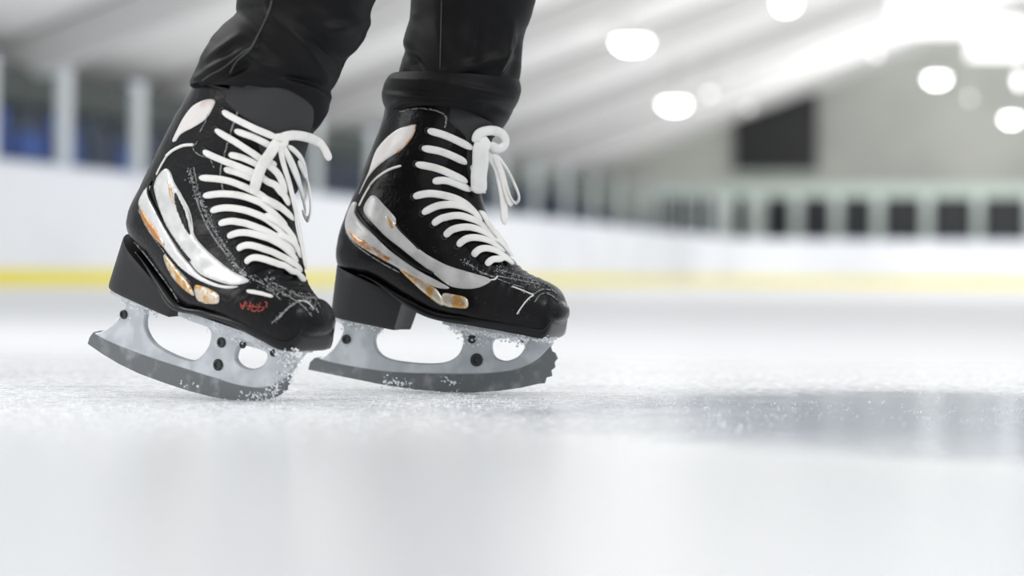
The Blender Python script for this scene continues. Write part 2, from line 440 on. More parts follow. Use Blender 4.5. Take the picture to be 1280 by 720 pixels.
tw = lambda lo, hi, a, b: (lambda t: a + (b - a) * min(1, max(0, (t - lo) / (hi - lo))))
LEFT = dict(
  sections=[ (401,385, 397,420, .026,2.6,-.1), (396,373, 383,439, .038,3,-.25), (388,362, 352,431, .044,3.4,-.35), (382,350, 325,420, .048,3.4,-.4),
    (378,337, 300,410, .050,3.2,-.4), (375,320, 272,400, .050,3,-.35), (372,303, 240,390, .047,2.8,-.3), (369,285, 214,358, .045,2.6,-.25),
    (367,265, 190,325, .044,2.5,-.2), (367,248, 166,296, .043,2.4,-.15), (368,230, 164,270, .043,2.3,-.1), (371,212, 176,240, .044,2.2,-.05),
    (375,195, 191,208, .045,2.2,0), (380,178, 207,174, .046,2.2,0), (384,160, 223,143, .047,2.2,0), (388,145, 238,118, .048,2.2,0),
    (391,132, 250,95, .048,2.2,0), (392,108, 262,70, .048,2.2,0)],
  collar=15.9, tongue=(9.5, 16.9), tw=(lambda t: .35 + .7 * min(1, max(0, (t - 9.5) / 5)) + .45 * min(1, max(0, (t - 14) / 1.2))), eyestay=(4.9, 15.7), ew=lambda t: (tw(5, 15, .42, .72)(t), tw(5, 15, .85, 1.02)(t)),
  sole=(.12, 8.2),
  heel=[(160,292,-.004),(139,356,-.004),(233,396,.004),(240,376,.004)],
  holder=[(157,366),(160,380),(154,396),(140,409),(128,415),(122,418),(150,432),(190,447),(230,460),(268,472),(300,482),(330,485),(352,478),(364,466),(372,452),(384,436),(360,426),(320,414),(262,402),
          (266,416),(264,430),(256,443),(246,450),(232,448),(212,440),(196,430),(187,418),(183,405),(186,388),(196,380)],
  holes=[[(297,441),(303,432),(318,434),(334,440),(336,448),(330,457),(318,461),(305,458),(297,450)]],
  blade=[(111,430),(113,422),(118,415),(127,413),(138,413),(160,420),(190,434),(220,445),(250,455),(275,462),(300,468),(325,471),(345,468),(356,464),(362,460),
         (361,467),(364,471),(361,475),(363,479),(359,482),(359,487),(354,490),(348,495),(335,499.5),(318,501),(300,501),(285,499.5),(262,495),(235,488),(205,478),(175,467),(150,455),(130,443)],
  fplate=((238,391),(382,441)), hplate=((150,364),(214,391)),
  bolts=[(273,456,.0062),(277,428,.0055),(155,393,.005),(304,431,.004),(342,441,.004)],
  frost=[(240,396,378,443,2.2,900,.038),(262,408,376,446,3.5,420,.03),(158,372,196,388,4.5,230,.024),(340,488,362,465,5,240,.006),(300,496,350,494,3.5,240,.003),(352,450,372,444,5,120,.012),(222,478,250,480,3,40,.003),(150,395,170,400,5,40,.004)],
  speck=[([(238,214),(246,240),(256,262),(272,295),(290,325),(306,345)],330,2.6,.00045),([(330,350),(350,362),(380,374),(392,385)],150,4,.0004),([(304,108),(300,125),(297,142)],45,.8,.0005),([(300,345),(320,352)],25,4,.0004),([(345,400),(360,385),(372,378)],25,1.5,.0004)],
  lw=.0036, eyelets=10,
  lace=[([(279,139),(300,150),(322,161),(346,172)], .002), ([(270,162),(298,178),(325,196),(345,206)], .002), ([(255,189),(280,200),(315,214),(345,232)], .002),
    ([(250,222),(280,224),(300,230),(325,243),(350,262)], .002), ([(255,245),(280,242),(305,245),(328,255),(346,272),(356,285)], .002), ([(264,264),(285,260),(310,264),(335,276),(358,298)], .002),
    ([(274,280),(295,277),(320,284),(348,299),(366,316)], .002), ([(285,296),(305,291),(330,297),(352,309),(369,327)], .002), ([(297,312),(312,307),(337,315),(357,325),(374,338)], .002), ([(307,329),(320,323),(345,330),(362,338),(379,350)], .002),
    ([(294,163),(320,172),(342,184)], .0008), ([(287,193),(305,197),(330,209)], .0008), ([(281,211),(300,216),(318,224)], .0008),
    ([(330,200),(346,216),(354,240)], .0045), ([(333,221),(348,236),(357,256)], .0045), ([(326,246),(345,256),(362,276)], .0045), ([(330,268),(350,282),(366,306)], .0045), ([(345,292),(362,304),(371,322)], .0045)],
  bow=[([(346,173),(336,190),(326,212),(319,243)], .0056, lambda q: .007 + .010 * math.sin(math.pi * min(1, q * 1.1)), .0012, 1),
       ([(346,173),(362,167),(380,171),(392,180),(398,197)], .0050, lambda q: .006 + .006 * q, .0016, 1),
       ([(342,171),(349,170),(354,176),(348,181),(342,176)], .004, .008, .003),
       ([(348,177),(350,200),(356,230),(361,265),(367,300),(374,342)], .0028, .0095, .0014),
       ([(351,178),(359,205),(367,235),(372,268)], .0032, .0085, .0014),
       ([(357,180),(370,195),(376,225),(371,255),(367,225),(360,200),(352,182)], .0027, .007, .0014),
       ([(368,200),(377,220),(382,245),(382,268),(377,276),(372,262)], .0036, .005, .0014)],
  decals=[('collar_panel', [(247,129),(260,124),(269,126),(265,137),(257,149),(242,159),(227,167),(220,176),(216,176),(222,162),(230,147),(239,135)], 'pink', .0012, 'pale pinkish pearl panel'),
    ('side_panel', [(207,211),(213,215),(218,228),(228,245),(235,262),(240,283),(245,297),(258,312),(275,327),(292,340),(311,350),(303,355),(288,356),(270,351),(250,342),(238,328),(225,308),(210,285),(200,262),(195,245),(193,232),(198,220)], 'pearl', .0016, 'silvery white swoosh panel'),
    ('lower_panel', [(188,232),(187,242),(196,262),(209,287),(222,310),(235,327),(250,344),(275,356),(298,358),(284,361),(262,356),(240,345),(222,330),(205,309),(190,286),(179,266),(174,254),(180,240)], 'pearl', .0020, 'silvery white lower swoosh'),
    ('panel_accent', [(175,258),(181,263),(190,276),(200,290),(208,303),(207,310),(199,303),(187,289),(178,272)], 'copper', .0024, 'coppery accent'),
    ('panel_accent', [(210,221),(214,226),(218,240),(219,254),(215,252),(211,238)], 'gold', .0022, 'gold accent'),
    ('panel_cutout', [(220,238),(226,250),(233,265),(238,284),(239,295),(231,284),(223,266),(219,250)], 'sole', .0024, 'black almond-shaped inset'),
    ('accent_strip', [(205,320),(210,321),(225,340),(237,355),(243,369),(237,367),(222,354),(210,336)], 'gold', .0016, 'gold foil strip'),
    ('accent_badge', [(244,357),(257,359),(272,367),(274,376),(270,380),(255,379),(246,373)], 'gold', .0016, 'gold foil badge'),
    ('toe_mark', [(310,362),(325,364),(340,369),(339,372),(325,369),(310,366)], 'piping', .0012, 'short white bar')],  # white mark on the boot side
  lines=[('stripe', [(243,181),(230,182),(217,188),(208,196)], 'piping', .0016), ('stripe', [(209,195),(202,207),(196,219)], 'piping', .0011),
    ('piping', [(221,236),(229,248),(237,264),(241,284),(241,296)], 'piping', .0006),
    ('piping', [(190,226),(186,241),(196,263),(210,288),(225,310),(240,327)], 'sole', .0016),
    ('piping', [(196,222),(191,236),(198,260)], 'sole', .001),
    ('piping', [(209,285),(224,306),(240,324),(262,338),(290,350)], 'thread', .0006),
    ('piping', [(173,262),(186,287),(204,313),(222,336),(240,355)], 'thread', .0006),
    ('seam', [(238,212),(242,232),(248,255),(258,280),(272,303),(290,325),(306,343)], 'thread', .0009),
    ('seam', [(243,210),(247,232),(254,255),(264,280),(278,303),(295,325)], 'thread', .0007),
    ('seam', [(248,176),(242,186),(250,194),(262,198),(268,210)], 'thread', .0006),
    ('seam', [(262,132),(258,150),(250,165)], 'thread', .0006),
    ('collar_edge', [(305,108),(302,122),(298,138),(290,162),(282,190),(276,215),(280,240)], 'thread', .0010),
    ('toe_seam_glint', [(340,405),(350,396),(360,386),(372,376)], 'thread', .0012), ('toe_seam_glint', [(344,404),(356,391),(368,380),(380,377)], 'thread', .0006),
    ('toe_seam_glint', [(372,376),(384,378),(392,386)], 'piping', .0006), ('toe_seam_glint', [(378,374),(390,380),(398,392)], 'thread', .0007), ('toe_seam_glint', [(336,352),(350,358),(368,368),(384,374)], 'thread', .0008),
    ('toe_seam_glint', [(330,348),(345,362),(366,372)], 'thread', .0007), ('toe_seam_glint', [(310,345),(330,356),(344,366)], 'thread', .0006),
    ('toe_seam_glint', [(384,366),(394,374),(401,386)], 'thread', .0006), ('toe_seam_glint', [(352,368),(366,374),(380,384),(390,396)], 'thread', .0006), ('toe_seam_glint', [(322,356),(338,364),(352,376)], 'thread', .0005), ('sole_line', [(168,302),(182,318),(200,342),(216,364),(228,384),(240,393)], 'thread', .0008),  # thin grey toe tubes here stand for crease highlights
    ('logo_print', [(300,378),(304,386),(307,377),(311,387),(314,377)], 'red', .0007), ('logo_print', [(317,380),(315,388),(321,388),(322,380)], 'red', .0007),
    ('logo_print', [(326,378),(323,389),(330,386),(334,380),(331,377)], 'red', .0007), ('logo_print', [(302,382),(314,383),(325,384),(335,384)], 'red', .0006)])
RIGHT = dict(
  sections=[ (702,377, 700,403, .026,2.6,-.1), (695,360, 691,421, .037,3,-.25), (676,349, 668,418, .043,3.4,-.35), (656,340, 635,412, .047,3.4,-.4),
    (641,326, 597,406, .049,3.2,-.4), (627,305, 552,398, .047,3,-.35), (615,283, 512,378, .045,2.8,-.3), (606,262, 470,352, .043,2.6,-.25),
    (601,243, 428,336, .042,2.5,-.2), (600,225, 424,305, .041,2.4,-.1), (602,205, 434,270, .040,2.3,-.05), (607,187, 449,232, .041,2.2,0),
    (612,170, 463,195, .042,2.2,0), (616,155, 479,152, .043,2.2,0), (616,143, 484,128, .043,2.2,0), (614,122, 488,108, .043,2.2,0)],
  collar=14.3, tongue=(8.5, 15.0), tw=(lambda t: .3 + .45 * min(1, max(0, (t - 8.5) / 3.5)) + .4 * min(1, max(0, (t - 12) / 1.))), eyestay=(4.7, 13.2), ew=lambda t: (tw(5, 13, .4, .62)(t), tw(5, 13, .85, .98)(t)),
  sole=(.12, 7.3),
  heel=[(422,330,-.004),(414,394,-.004),(512,412,.022),(525,372,.022)],
  holder=[(420,392),(430,408),(428,420),(418,436),(405,446),(402,449),(430,456),(480,464),(540,467),(600,467),(640,463),(665,454),(682,440),(690,424),(650,414),(600,406),(572,404),
          (580,420),(578,436),(570,447),(555,453),(530,454),(500,451),(482,446),(472,436),(470,422),(480,408),(470,402)],
  holes=[[(616,428),(624,423),(645,423),(656,426),(656,436),(648,446),(634,451),(622,448),(616,440)]],
  blade=[(386,462),(388,453),(394,447),(405,446),(420,446),(450,450),(480,455),(520,458),(560,459),(600,459),(635,455),(655,448),(672,440),(684,433),(688,432),(690,439),(694,441),(697,448),
         (693,453),(694,459),(689,463),(690,470),(683,472),(681,479),(672,480),(650,485),(620,489),(590,490.5),(560,490),(520,487),(480,481),(440,473),(410,467)],
  fplate=((560,404),(692,425)), hplate=((424,398),(486,409)),
  bolts=[(596,450,.0075),(433,424,.0055),(590,424,.005),(655,424,.004)],
  frost=[(562,408,690,426,2.0,800,.038),(570,412,660,424,3.5,420,.03),(420,399,478,410,4,230,.024),(580,420,606,426,5,140,.006),(480,477,515,480,3.5,190,.003),(555,474,575,484,3.5,70,.003),(645,426,660,424,4,60,.008)],
  speck=[([(622,336),(645,345),(675,356)],140,3.5,.0004),([(640,358),(655,364),(667,369)],30,1,.0005),([(578,326),(590,333),(606,342)],40,2.5,.0004),([(668,369),(655,380),(646,393)],14,1,.0004)],
  lw=.0042, eyelets=10,
  lace=[([(535,163),(560,170),(590,185)], .002), ([(528,185),(555,190),(585,204)], .002), ([(520,205),(550,211),(583,228)], .002),
    ([(517,246),(540,242),(570,249),(590,265),(600,280)], .002), ([(528,267),(550,257),(575,258),(596,270)], .002), ([(541,281),(555,273),(577,271),(600,282),(617,298)], .002),
    ([(556,296),(568,287),(590,286),(612,298),(625,310)], .002), ([(572,308),(585,299),(605,301),(628,316)], .002), ([(591,321),(600,313),(615,314),(637,328)], .002), ([(608,333),(616,326),(630,326),(640,331)], .002),
    ([(541,227),(560,226),(588,238)], .0008),
    ([(598,264),(606,282),(620,302)], .0045), ([(606,285),(618,297),(630,314)], .0045), ([(615,300),(625,310),(636,325)], .0045)],
  bow=[([(602,170),(594,180),(592,200),(590,222),(592,244)], .0095, lambda q: .009 + .004 * math.sin(math.pi * q), .0034, 1),
       ([(590,176),(592,166),(602,161),(614,162),(621,171),(619,180),(611,183),(603,178)], .0055, .010, .0026, 1),
       ([(601,188),(612,205),(617,225),(622,252),(624,285)], .0052, .007, .0016, 1),
       ([(606,188),(616,212),(622,240),(630,262)], .0045, .0095, .0016, 1),
       ([(608,186),(624,206),(635,232),(641,250),(636,258),(628,246),(620,225),(612,198)], .0026, .008, .0015),
       ([(586,206),(592,225),(600,242),(597,232)], .0028, .006, .0015)],
  decals=[('collar_panel', [(520,156),(517,166),(510,177),(497,190),(482,200),(470,210),(460,222),(452,237),(449,243),(454,231),(461,216),(466,200),(472,186),(484,172),(497,162),(508,158)], 'pink', .0012, 'pale pinkish pearl panel'),
    ('side_panel', [(462,247),(469,245),(480,256),(494,272),(496,281),(510,297),(525,312),(540,322),(560,332),(585,340),(613,349),(605,357),(590,361),(572,360),(560,356),(542,342),(522,327),(502,311),(484,297),(469,282),(458,270),(455,260)], 'greypearl', .0016, 'silvery grey swoosh panel'),
    ('lower_panel', [(446,254),(444,265),(450,276),(464,290),(485,311),(508,328),(528,341),(545,350),(562,360),(548,360),(530,352),(507,340),(482,326),(462,315),(445,304),(436,294),(432,282),(435,267),(441,254)], 'greypearl', .0020, 'silvery grey lower swoosh'),
    ('panel_accent', [(434,281),(442,289),(452,297),(470,309),(492,324),(488,329),(468,318),(450,307),(439,297)], 'copper', .0024, 'coppery accent'),
    ('panel_accent', [(480,268),(486,270),(494,279),(494,288),(488,285),(483,276)], 'gold', .0022, 'gold accent'),
    ('accent_strip', [(500,337),(510,339),(530,350),(547,363),(555,379),(550,381),(535,370),(517,354)], 'gold', .0016, 'gold foil strip'),
    ('accent_badge', [(554,367),(567,368),(580,371),(585,376),(584,385),(570,385),(558,383),(552,378)], 'gold', .0016, 'gold foil badge')],
  lines=[('stripe', [(502,207),(487,212),(472,222),(462,233)], 'pink', .0014), ('stripe', [(463,232),(456,244),(449,258)], 'piping', .0011),
    ('piping', [(520,157),(517,167),(510,178),(497,191)], 'copper', .001),
    ('piping', [(445,262),(455,276),(475,296),(500,318),(520,332),(543,342)], 'sole', .0016),
    ('piping', [(495,280),(500,287),(512,299),(525,312)], 'sole', .0013),
    ('piping', [(432,290),(445,306),(470,324),(500,341)], 'thread', .0007),
    ('piping', [(613,350),(619,349),(622,345)], 'piping', .0009),
    ('collar_edge', [(500,140),(515,136),(535,136),(550,140),(558,147),(556,160)], 'thread', .0011),
    ('toe_seam_glint', [(646,393),(652,384),(660,374),(667,369)], 'piping', .0008), ('toe_seam_glint', [(667,369),(655,364),(640,358)], 'piping', .0008),
    ('toe_seam_glint', [(667,369),(678,362),(692,364)], 'thread', .0008), ('toe_seam_glint', [(620,345),(645,350),(675,356)], 'thread', .0008), ('toe_seam_glint', [(625,338),(648,345),(672,352)], 'thread', .0008),
    ('toe_seam_glint', [(676,353),(688,360),(698,371)], 'thread', .0006), ('toe_seam_glint', [(668,378),(676,368),(688,366)], 'thread', .0005), ('toe_seam_glint', [(608,342),(630,352),(655,360)], 'thread', .0006),  # more crease highlights drawn as thin grey tubes
    ('toe_seam_glint', [(680,366),(690,370),(698,378)], 'thread', .0007), ('seam', [(580,328),(590,333),(600,340),(618,347)], 'thread', .001)])

# ------------------------------------------------------------------ skates
skL, ankL = make_skate(312, 500.5, math.radians(34), math.radians(13), 0, LEFT,
    'worn black ice skate tilted onto its toe, its laces and red print turned towards us')
skR, ankR = make_skate(585, 490.5, math.radians(20), math.radians(2), 0, RIGHT,
    'worn black ice skate gliding nearly level, seen side on with a thick round lace knot')

# ------------------------------------------------------------------ trousers of the skater
person = empty('person', Matrix.Translation(((ankL.x + ankR.x) / 2, ankR.y, 0)), category='person',
    label='person in black rolled-up trousers, only the lower legs in frame above two skates')
PI_ = person.matrix_world.inverted()
def at_depth(px, py, Y):
    r = ray(px, py); return CAM + r * (Y / r.y)
def leg(name, secs, Y, m, up=True, lift=0, ridges=(), fold=.004, seed=0, thick=.003, parent=None, n=14, **k):
    parent = parent or person
    ex = catmull(secs, n); V, Fc = [], []; NP = 150; N = len(ex)
    def ringp(q, sc=1.0, j=0, fo=0, row=0):
        A = at_depth(q[0], q[1], Y); B = at_depth(q[2], q[3], Y); c = (A + B) / 2; a = (B - A) / 2 * sc
        an = 2 * math.pi * j / NP; cs, sn = math.cos(an), math.sin(an)
        p = c + a * math.copysign(abs(cs) ** .9, cs) + Vector((0, 1, 0)) * (q[4] * sc * sn)
        d_ = Vector((cs * a.length, q[4] * sn, 0)).normalized()
        v1 = noise.noise(Vector((p.x * 9 + seed, p.y * 9, p.z * 22 + p.x * 14))) ; v2 = noise.noise(Vector((p.x * 30, p.y * 30 + seed, p.z * 60 + p.x * 40)))
        lf = lift * max(0, min(1, (row - (N - 3 * n)) / (2 * n))) ; p = p + Vector((0, 0, -lf * sn))
        rd = 0
        if sn < .2 and ridges:
            v = p - CAM; w_ = v.dot(fwd); x_ = 640 + F * v.dot(rt) / w_; y_ = 360 - F * v.dot(upv) / w_
            for (xa, ya, xb, yb, wd, hh) in ridges:
                t_ = max(0, min(1, ((x_ - xa) * (xb - xa) + (y_ - ya) * (yb - ya)) / ((xb - xa) ** 2 + (yb - ya) ** 2)))
                dd = math.hypot(x_ - xa - t_ * (xb - xa), y_ - ya - t_ * (yb - ya)); rd += hh * math.exp(-(dd / wd) ** 2) * (1 - .6 * abs(2 * t_ - 1))
        return p + d_ * (fo * (1.1 * v1 + .3 * v2) + rd)
    for i, q in enumerate(ex):
        for j in range(NP): V.append(ringp(q, 1, j, fold * q[5], i))
    for i in range(N - 1):
        for j in range(NP): Fc.append((i * NP + j, i * NP + (j + 1) % NP, (i + 1) * NP + (j + 1) % NP, (i + 1) * NP + j))
    last = (N - 1) * NP                                   # turn the hem under and run the lining up inside
    for kk, (idx, sc) in enumerate(((N - 1, .985), (N - 1, .955), (N - 4, .93), (max(N - 12, 0), .9), (max(N - 22, 0), .88))):
        b0 = len(V)
        for j in range(NP):
            p = ringp(ex[idx], sc, j, fold * ex[idx][5] * (1 if kk < 2 else .5), N)
            if kk < 1: p.z -= thick * .6
            V.append(p)
        for j in range(NP): Fc.append((last + j, last + (j + 1) % NP, b0 + (j + 1) % NP, b0 + j))
        last = b0
    V = [PI_ @ v for v in V]
    return mobj(name, V, Fc, m, parent, **k)
YL, YR = ankL.y, ankR.y
legL = leg('trouser_leg', [(430,-560,600,-560,.085,.6),(400,-420,590,-420,.08,.8),(350,-250,560,-240,.075,1),(310,-90,508,-90,.07,1),(294,0,467,0,.066,1),(293,18,460,30,.066,1.1),(274,42,450,56,.068,1.2),(256,64,441,72,.069,1.3),
    (245,82,432,88,.07,1.2),(239,97,420,106,.068,.9),(238,106,413,116,.064,.4),(240,109,411,136,.061,.15),(248,112,402,150,.058,.1),(256,116,393,159,.056,.1)], YL, MT['cloth'], seed=3, fold=.005, lift=.017,
    ridges=[(246,98,318,58,6,.009),(262,104,322,74,5,-.006),(300,66,340,88,7,.006),(262,74,300,44,5,.006),(300,24,350,70,8,-.006),(345,20,410,95,9,.008),(380,30,440,80,8,-.007),(350,97,410,122,6,.007),(330,92,400,104,5,-.006),(400,40,455,30,7,.006),(330,0,350,40,6,.005)], label='black trouser leg bunched above the tilted skate')
legR = leg('trouser_leg', [(500,-560,690,-560,.088,.6),(515,-420,700,-420,.082,.8),(518,-250,700,-240,.078,1),(516,-90,688,-90,.07,1),(514,0,669,0,.066,.9),(516,30,658,35,.064,.9),(507,60,655,60,.064,1),(499,84,652,86,.063,.7),
    (497,98,649,104,.062,.5),(500,112,643,118,.060,.3)], YR, MT['cloth'], seed=11, fold=.0036,
    ridges=[(520,20,505,84,6,.006),(508,64,530,90,6,-.006),(640,30,622,98,7,.007),(655,40,640,90,6,-.005),(560,90,640,70,7,.006),(540,0,560,88,10,.004),(600,10,590,90,9,-.005)])
leg('cuff', [(503,96,646,104,.061,.1),(493,92,650,101,.066,.3),(486,97,652,112,.069,.5),(480,109,649,122,.070,.5),(478,120,645,131,.070,.4),(480,131,640,142,.068,.3),(487,141,630,156,.064,.2),(496,146,622,163,.060,.1)],
    YR, MT['cloth'], seed=5, fold=.0045, lift=.016, parent=legR,
    ridges=[(492,98,560,102,5,.005),(485,112,560,118,5,-.005),(560,104,640,124,6,.006),(500,128,600,134,6,.005),(600,130,640,140,5,-.005)], label='turned-up cuff')
hips = leg('trouser_seat', [(470,-930,640,-930,.10,0),(440,-860,680,-860,.12,.3),(428,-740,700,-740,.13,.5),(425,-620,700,-620,.125,.6),(430,-540,695,-540,.10,.5),(445,-500,690,-500,.07,.2)], (YL + YR) / 2, MT['cloth'], fold=.003)
# seams and pressed folds on the cloth
def cloth_line(pts, Y, dep, r, m, parent, nm='seam'):
    P = [at_depth(p[0], p[1], Y) for p in catmull(pts, 6)]
    tree = BVHTree.FromPolygons([person.matrix_world @ v.co for v in parent.data.vertices], [list(p.vertices) for p in parent.data.polygons])
    V, Fc = [], []; Q = []
    for p in P:
        d = (p - CAM).normalized(); h = tree.ray_cast(CAM, d)
        Q.append((h[0] if h[0] else p) - d * r * .3)
    for i, p in enumerate(Q):
        tg = (Q[min(i + 1, len(Q) - 1)] - Q[max(i - 1, 0)]).normalized(); a = tg.cross(Vector((0, 1, 0))).normalized(); b = tg.cross(a)
        e = .25 if i in (0, len(Q) - 1) else 1
        for j in range(6):
            an = math.pi * j / 3; V.append(PI_ @ (p + (a * math.cos(an) * 1.0 + b * math.sin(an)) * r * e))
    for i in range(len(Q) - 1):
        for j in range(6): Fc.append((i * 6 + j, i * 6 + (j + 1) % 6, i * 6 + 6 + (j + 1) % 6, i * 6 + 6 + j))
    mobj(nm, V, Fc, m, parent)
thr = mat('cloth_seam', (.05, .05, .05), .8)
cloth_line([(340,0),(334,20),(322,45),(312,62),(296,76),(287,92)], YL, 0, .0011, thr, legL)
cloth_line([(316,58),(300,68),(280,84),(262,94),(252,101)], YL, 0, .0009, thr, legL)
cloth_line([(645,44),(640,66),(628,90)], YR, 0, .0012, thr, legR)
cloth_line([(552,0),(551,40),(550,88)], YR, 0, .0007, thr, legR)
# legs inside (socks over shins)
for nm, secs, Y in (('sock', [(330,-400,470,-400,.05,0),(312,-100,450,-100,.047,0),(300,0,425,0,.043,0),(288,70,400,75,.040,0),(282,130,388,160,.038,0),(270,190,370,225,.036,0)], YL),
                    ('sock', [(530,-400,680,-400,.05,0),(525,-100,668,-100,.046,0),(522,0,650,0,.042,0),(512,80,630,85,.038,0),(508,150,612,170,.036,0),(492,200,600,220,.034,0)], YR)):
    leg(nm, secs, Y, MT['sock'], fold=0)

# ------------------------------------------------------------------ the rink
PB = Vector((0, 38, 0)); LD = Vector((.2530, .9675, 0)).normalized(); TD = Vector((LD.y, -LD.x, 0))
def W(s, t, z=0): return PB + LD * s + TD * t + Vector((0, 0, z))
RZ = math.atan2(LD.y, LD.x)

def ice_material():
    m = bpy.data.materials.new('rink_ice'); m.use_nodes = True; nt = m.node_tree; b = nt.nodes['Principled BSDF']; N = nt.nodes; Lk = nt.links
    tc = N.new('ShaderNodeTexCoord')
    def math_(op, a, c=None, cl=False):
        n = N.new('ShaderNodeMath'); n.operation = op; n.use_clamp = cl
        for i, v in enumerate((a, c)):
            if v is None: continue
            if isinstance(v, (int, float)): n.inputs[i].default_value = v
            else: Lk.new(v, n.inputs[i])
        return n.outputs[0]
    def noise_(sc, det=5, vec=None, rough=.55):
        n = N.new('ShaderNodeTexNoise'); n.inputs['Scale'].default_value = sc; n.inputs['Detail'].default_value = det; n.inputs['Roughness'].default_value = rough
        Lk.new(vec or tc.outputs['Object'], n.inputs['Vector']); return n.outputs['Fac']
    def rng(v, a, c, lo=0, hi=1):
        r = N.new('ShaderNodeMapRange'); r.interpolation_type = 'SMOOTHSTEP'
        Lk.new(v, r.inputs['Value']); r.inputs['From Min'].default_value = a; r.inputs['From Max'].default_value = c; r.inputs['To Min'].default_value = lo; r.inputs['To Max'].default_value = hi
        return r.outputs['Result']
    sp = N.new('ShaderNodeSeparateXYZ'); Lk.new(tc.outputs['Object'], sp.inputs[0]); X, Y = sp.outputs[0], sp.outputs[1]
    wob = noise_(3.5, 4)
    # smoother ice patch with a dark bluish reflection painted into its colour
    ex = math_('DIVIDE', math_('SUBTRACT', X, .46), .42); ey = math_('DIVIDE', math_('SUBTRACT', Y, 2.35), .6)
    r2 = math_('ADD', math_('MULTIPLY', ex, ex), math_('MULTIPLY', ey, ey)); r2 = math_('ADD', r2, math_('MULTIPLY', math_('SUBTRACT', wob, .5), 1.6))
    refl_patch = math_('MAXIMUM', rng(r2, .05, 1.5, 1, 0), math_('MULTIPLY', rng(Y, 1.4, 2.3, .3, 0), rng(X, .0, .35, .25, 1)))
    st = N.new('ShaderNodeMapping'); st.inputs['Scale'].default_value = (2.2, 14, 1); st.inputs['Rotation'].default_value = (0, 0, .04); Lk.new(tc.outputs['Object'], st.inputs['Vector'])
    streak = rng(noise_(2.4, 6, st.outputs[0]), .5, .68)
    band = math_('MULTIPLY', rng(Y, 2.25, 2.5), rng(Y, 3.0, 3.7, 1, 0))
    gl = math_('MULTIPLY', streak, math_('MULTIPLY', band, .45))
    refl_patch = math_('MAXIMUM', refl_patch, gl)
    frost = math_('MULTIPLY', math_('SUBTRACT', 1, refl_patch), math_('MULTIPLY', rng(noise_(70, 8, None, .7), .45, .62), math_('MULTIPLY', rng(Y, 1.7, 2.5), rng(Y, 2.9, 3.8, 1, 0))))
    mx = N.new('ShaderNodeMix'); mx.data_type = 'RGBA'; mx.inputs['A'].default_value = (.865, .87, .878, 1); mx.inputs['B'].default_value = (.25, .29, .40, 1); Lk.new(refl_patch, mx.inputs['Factor'])
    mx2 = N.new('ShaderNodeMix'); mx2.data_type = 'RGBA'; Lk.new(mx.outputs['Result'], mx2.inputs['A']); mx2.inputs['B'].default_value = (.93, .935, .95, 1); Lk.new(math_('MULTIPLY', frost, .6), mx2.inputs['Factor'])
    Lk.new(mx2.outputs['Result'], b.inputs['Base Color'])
    ro = math_('ADD', math_('MULTIPLY', refl_patch, -.12), math_('ADD', rng(Y, 2.9, 5, .17, .42), math_('MULTIPLY', frost, .3))); ro = math_('MAXIMUM', ro, .1)
    Lk.new(ro, b.inputs['Roughness']); b.inputs['IOR'].default_value = 1.31
    b.inputs['Specular IOR Level'].default_value = .5
    b1 = N.new('ShaderNodeBump'); b1.inputs['Distance'].default_value = .0012; Lk.new(math_('ADD', math_('MULTIPLY', math_('SUBTRACT', 1, refl_patch), .15), math_('MULTIPLY', frost, .4)), b1.inputs['Strength']); Lk.new(noise_(230, 8, None, .7), b1.inputs['Height'])
    st2 = N.new('ShaderNodeMapping'); st2.inputs['Scale'].default_value = (3, 60, 1); st2.inputs['Rotation'].default_value = (0, 0, -.06); Lk.new(tc.outputs['Object'], st2.inputs['Vector'])
    b2 = N.new('ShaderNodeBump'); b2.inputs['Distance'].default_value = .0006; b2.inputs['Strength'].default_value = .25; Lk.new(noise_(4, 5, st2.outputs[0]), b2.inputs['Height']); Lk.new(b1.outputs[0], b2.inputs['Normal'])
    Lk.new(b2.outputs[0], b.inputs['Normal'])
    return m
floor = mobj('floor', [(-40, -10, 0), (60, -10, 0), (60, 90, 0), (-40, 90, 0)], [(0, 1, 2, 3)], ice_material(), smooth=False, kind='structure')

# loose shavings on the ice
def crumbs(name, spots, label, seed=1, m=None):
    random.seed(seed); V, Fc = [], []
    bm = bmesh.new(); bmesh.ops.create_icosphere(bm, subdivisions=1, radius=1); iv = [tuple(v.co) for v in bm.verts]; it = [[v.index for v in f.verts] for f in bm.faces]; bm.free()
    for x, y, r in spots:
        b0 = len(V); sx, sy, sz = [r * random.uniform(.6, 1.3) for _ in range(3)]
        for p in iv:
            k = random.uniform(.75, 1.2); V.append((x + p[0] * sx * k, y + p[1] * sy * k, max(-.0002, r * .35 + p[2] * sz * .7 * k)))
        Fc += [tuple(b0 + i for i in t) for t in it]
    return mobj(name, V, Fc, m or MT['frost'], smooth=False, kind='stuff', label=label, category='ice shavings')
def gp(px, py):
    d = ray(px, py); t = -CAM.z / d.z; p = CAM + d * t; return p.x, p.y
random.seed(21); sp = []
for _ in range(3600):
    x = random.uniform(-.66, .72); y = random.gauss(2.46, .17)
    if noise.noise(Vector((x * 5, y * 9, 3))) + random.uniform(-.25, .25) < (-.05 if x < 0 else .3): continue
    sp.append((x, y, random.choice((.0004, .0006, .0008, .0011))))
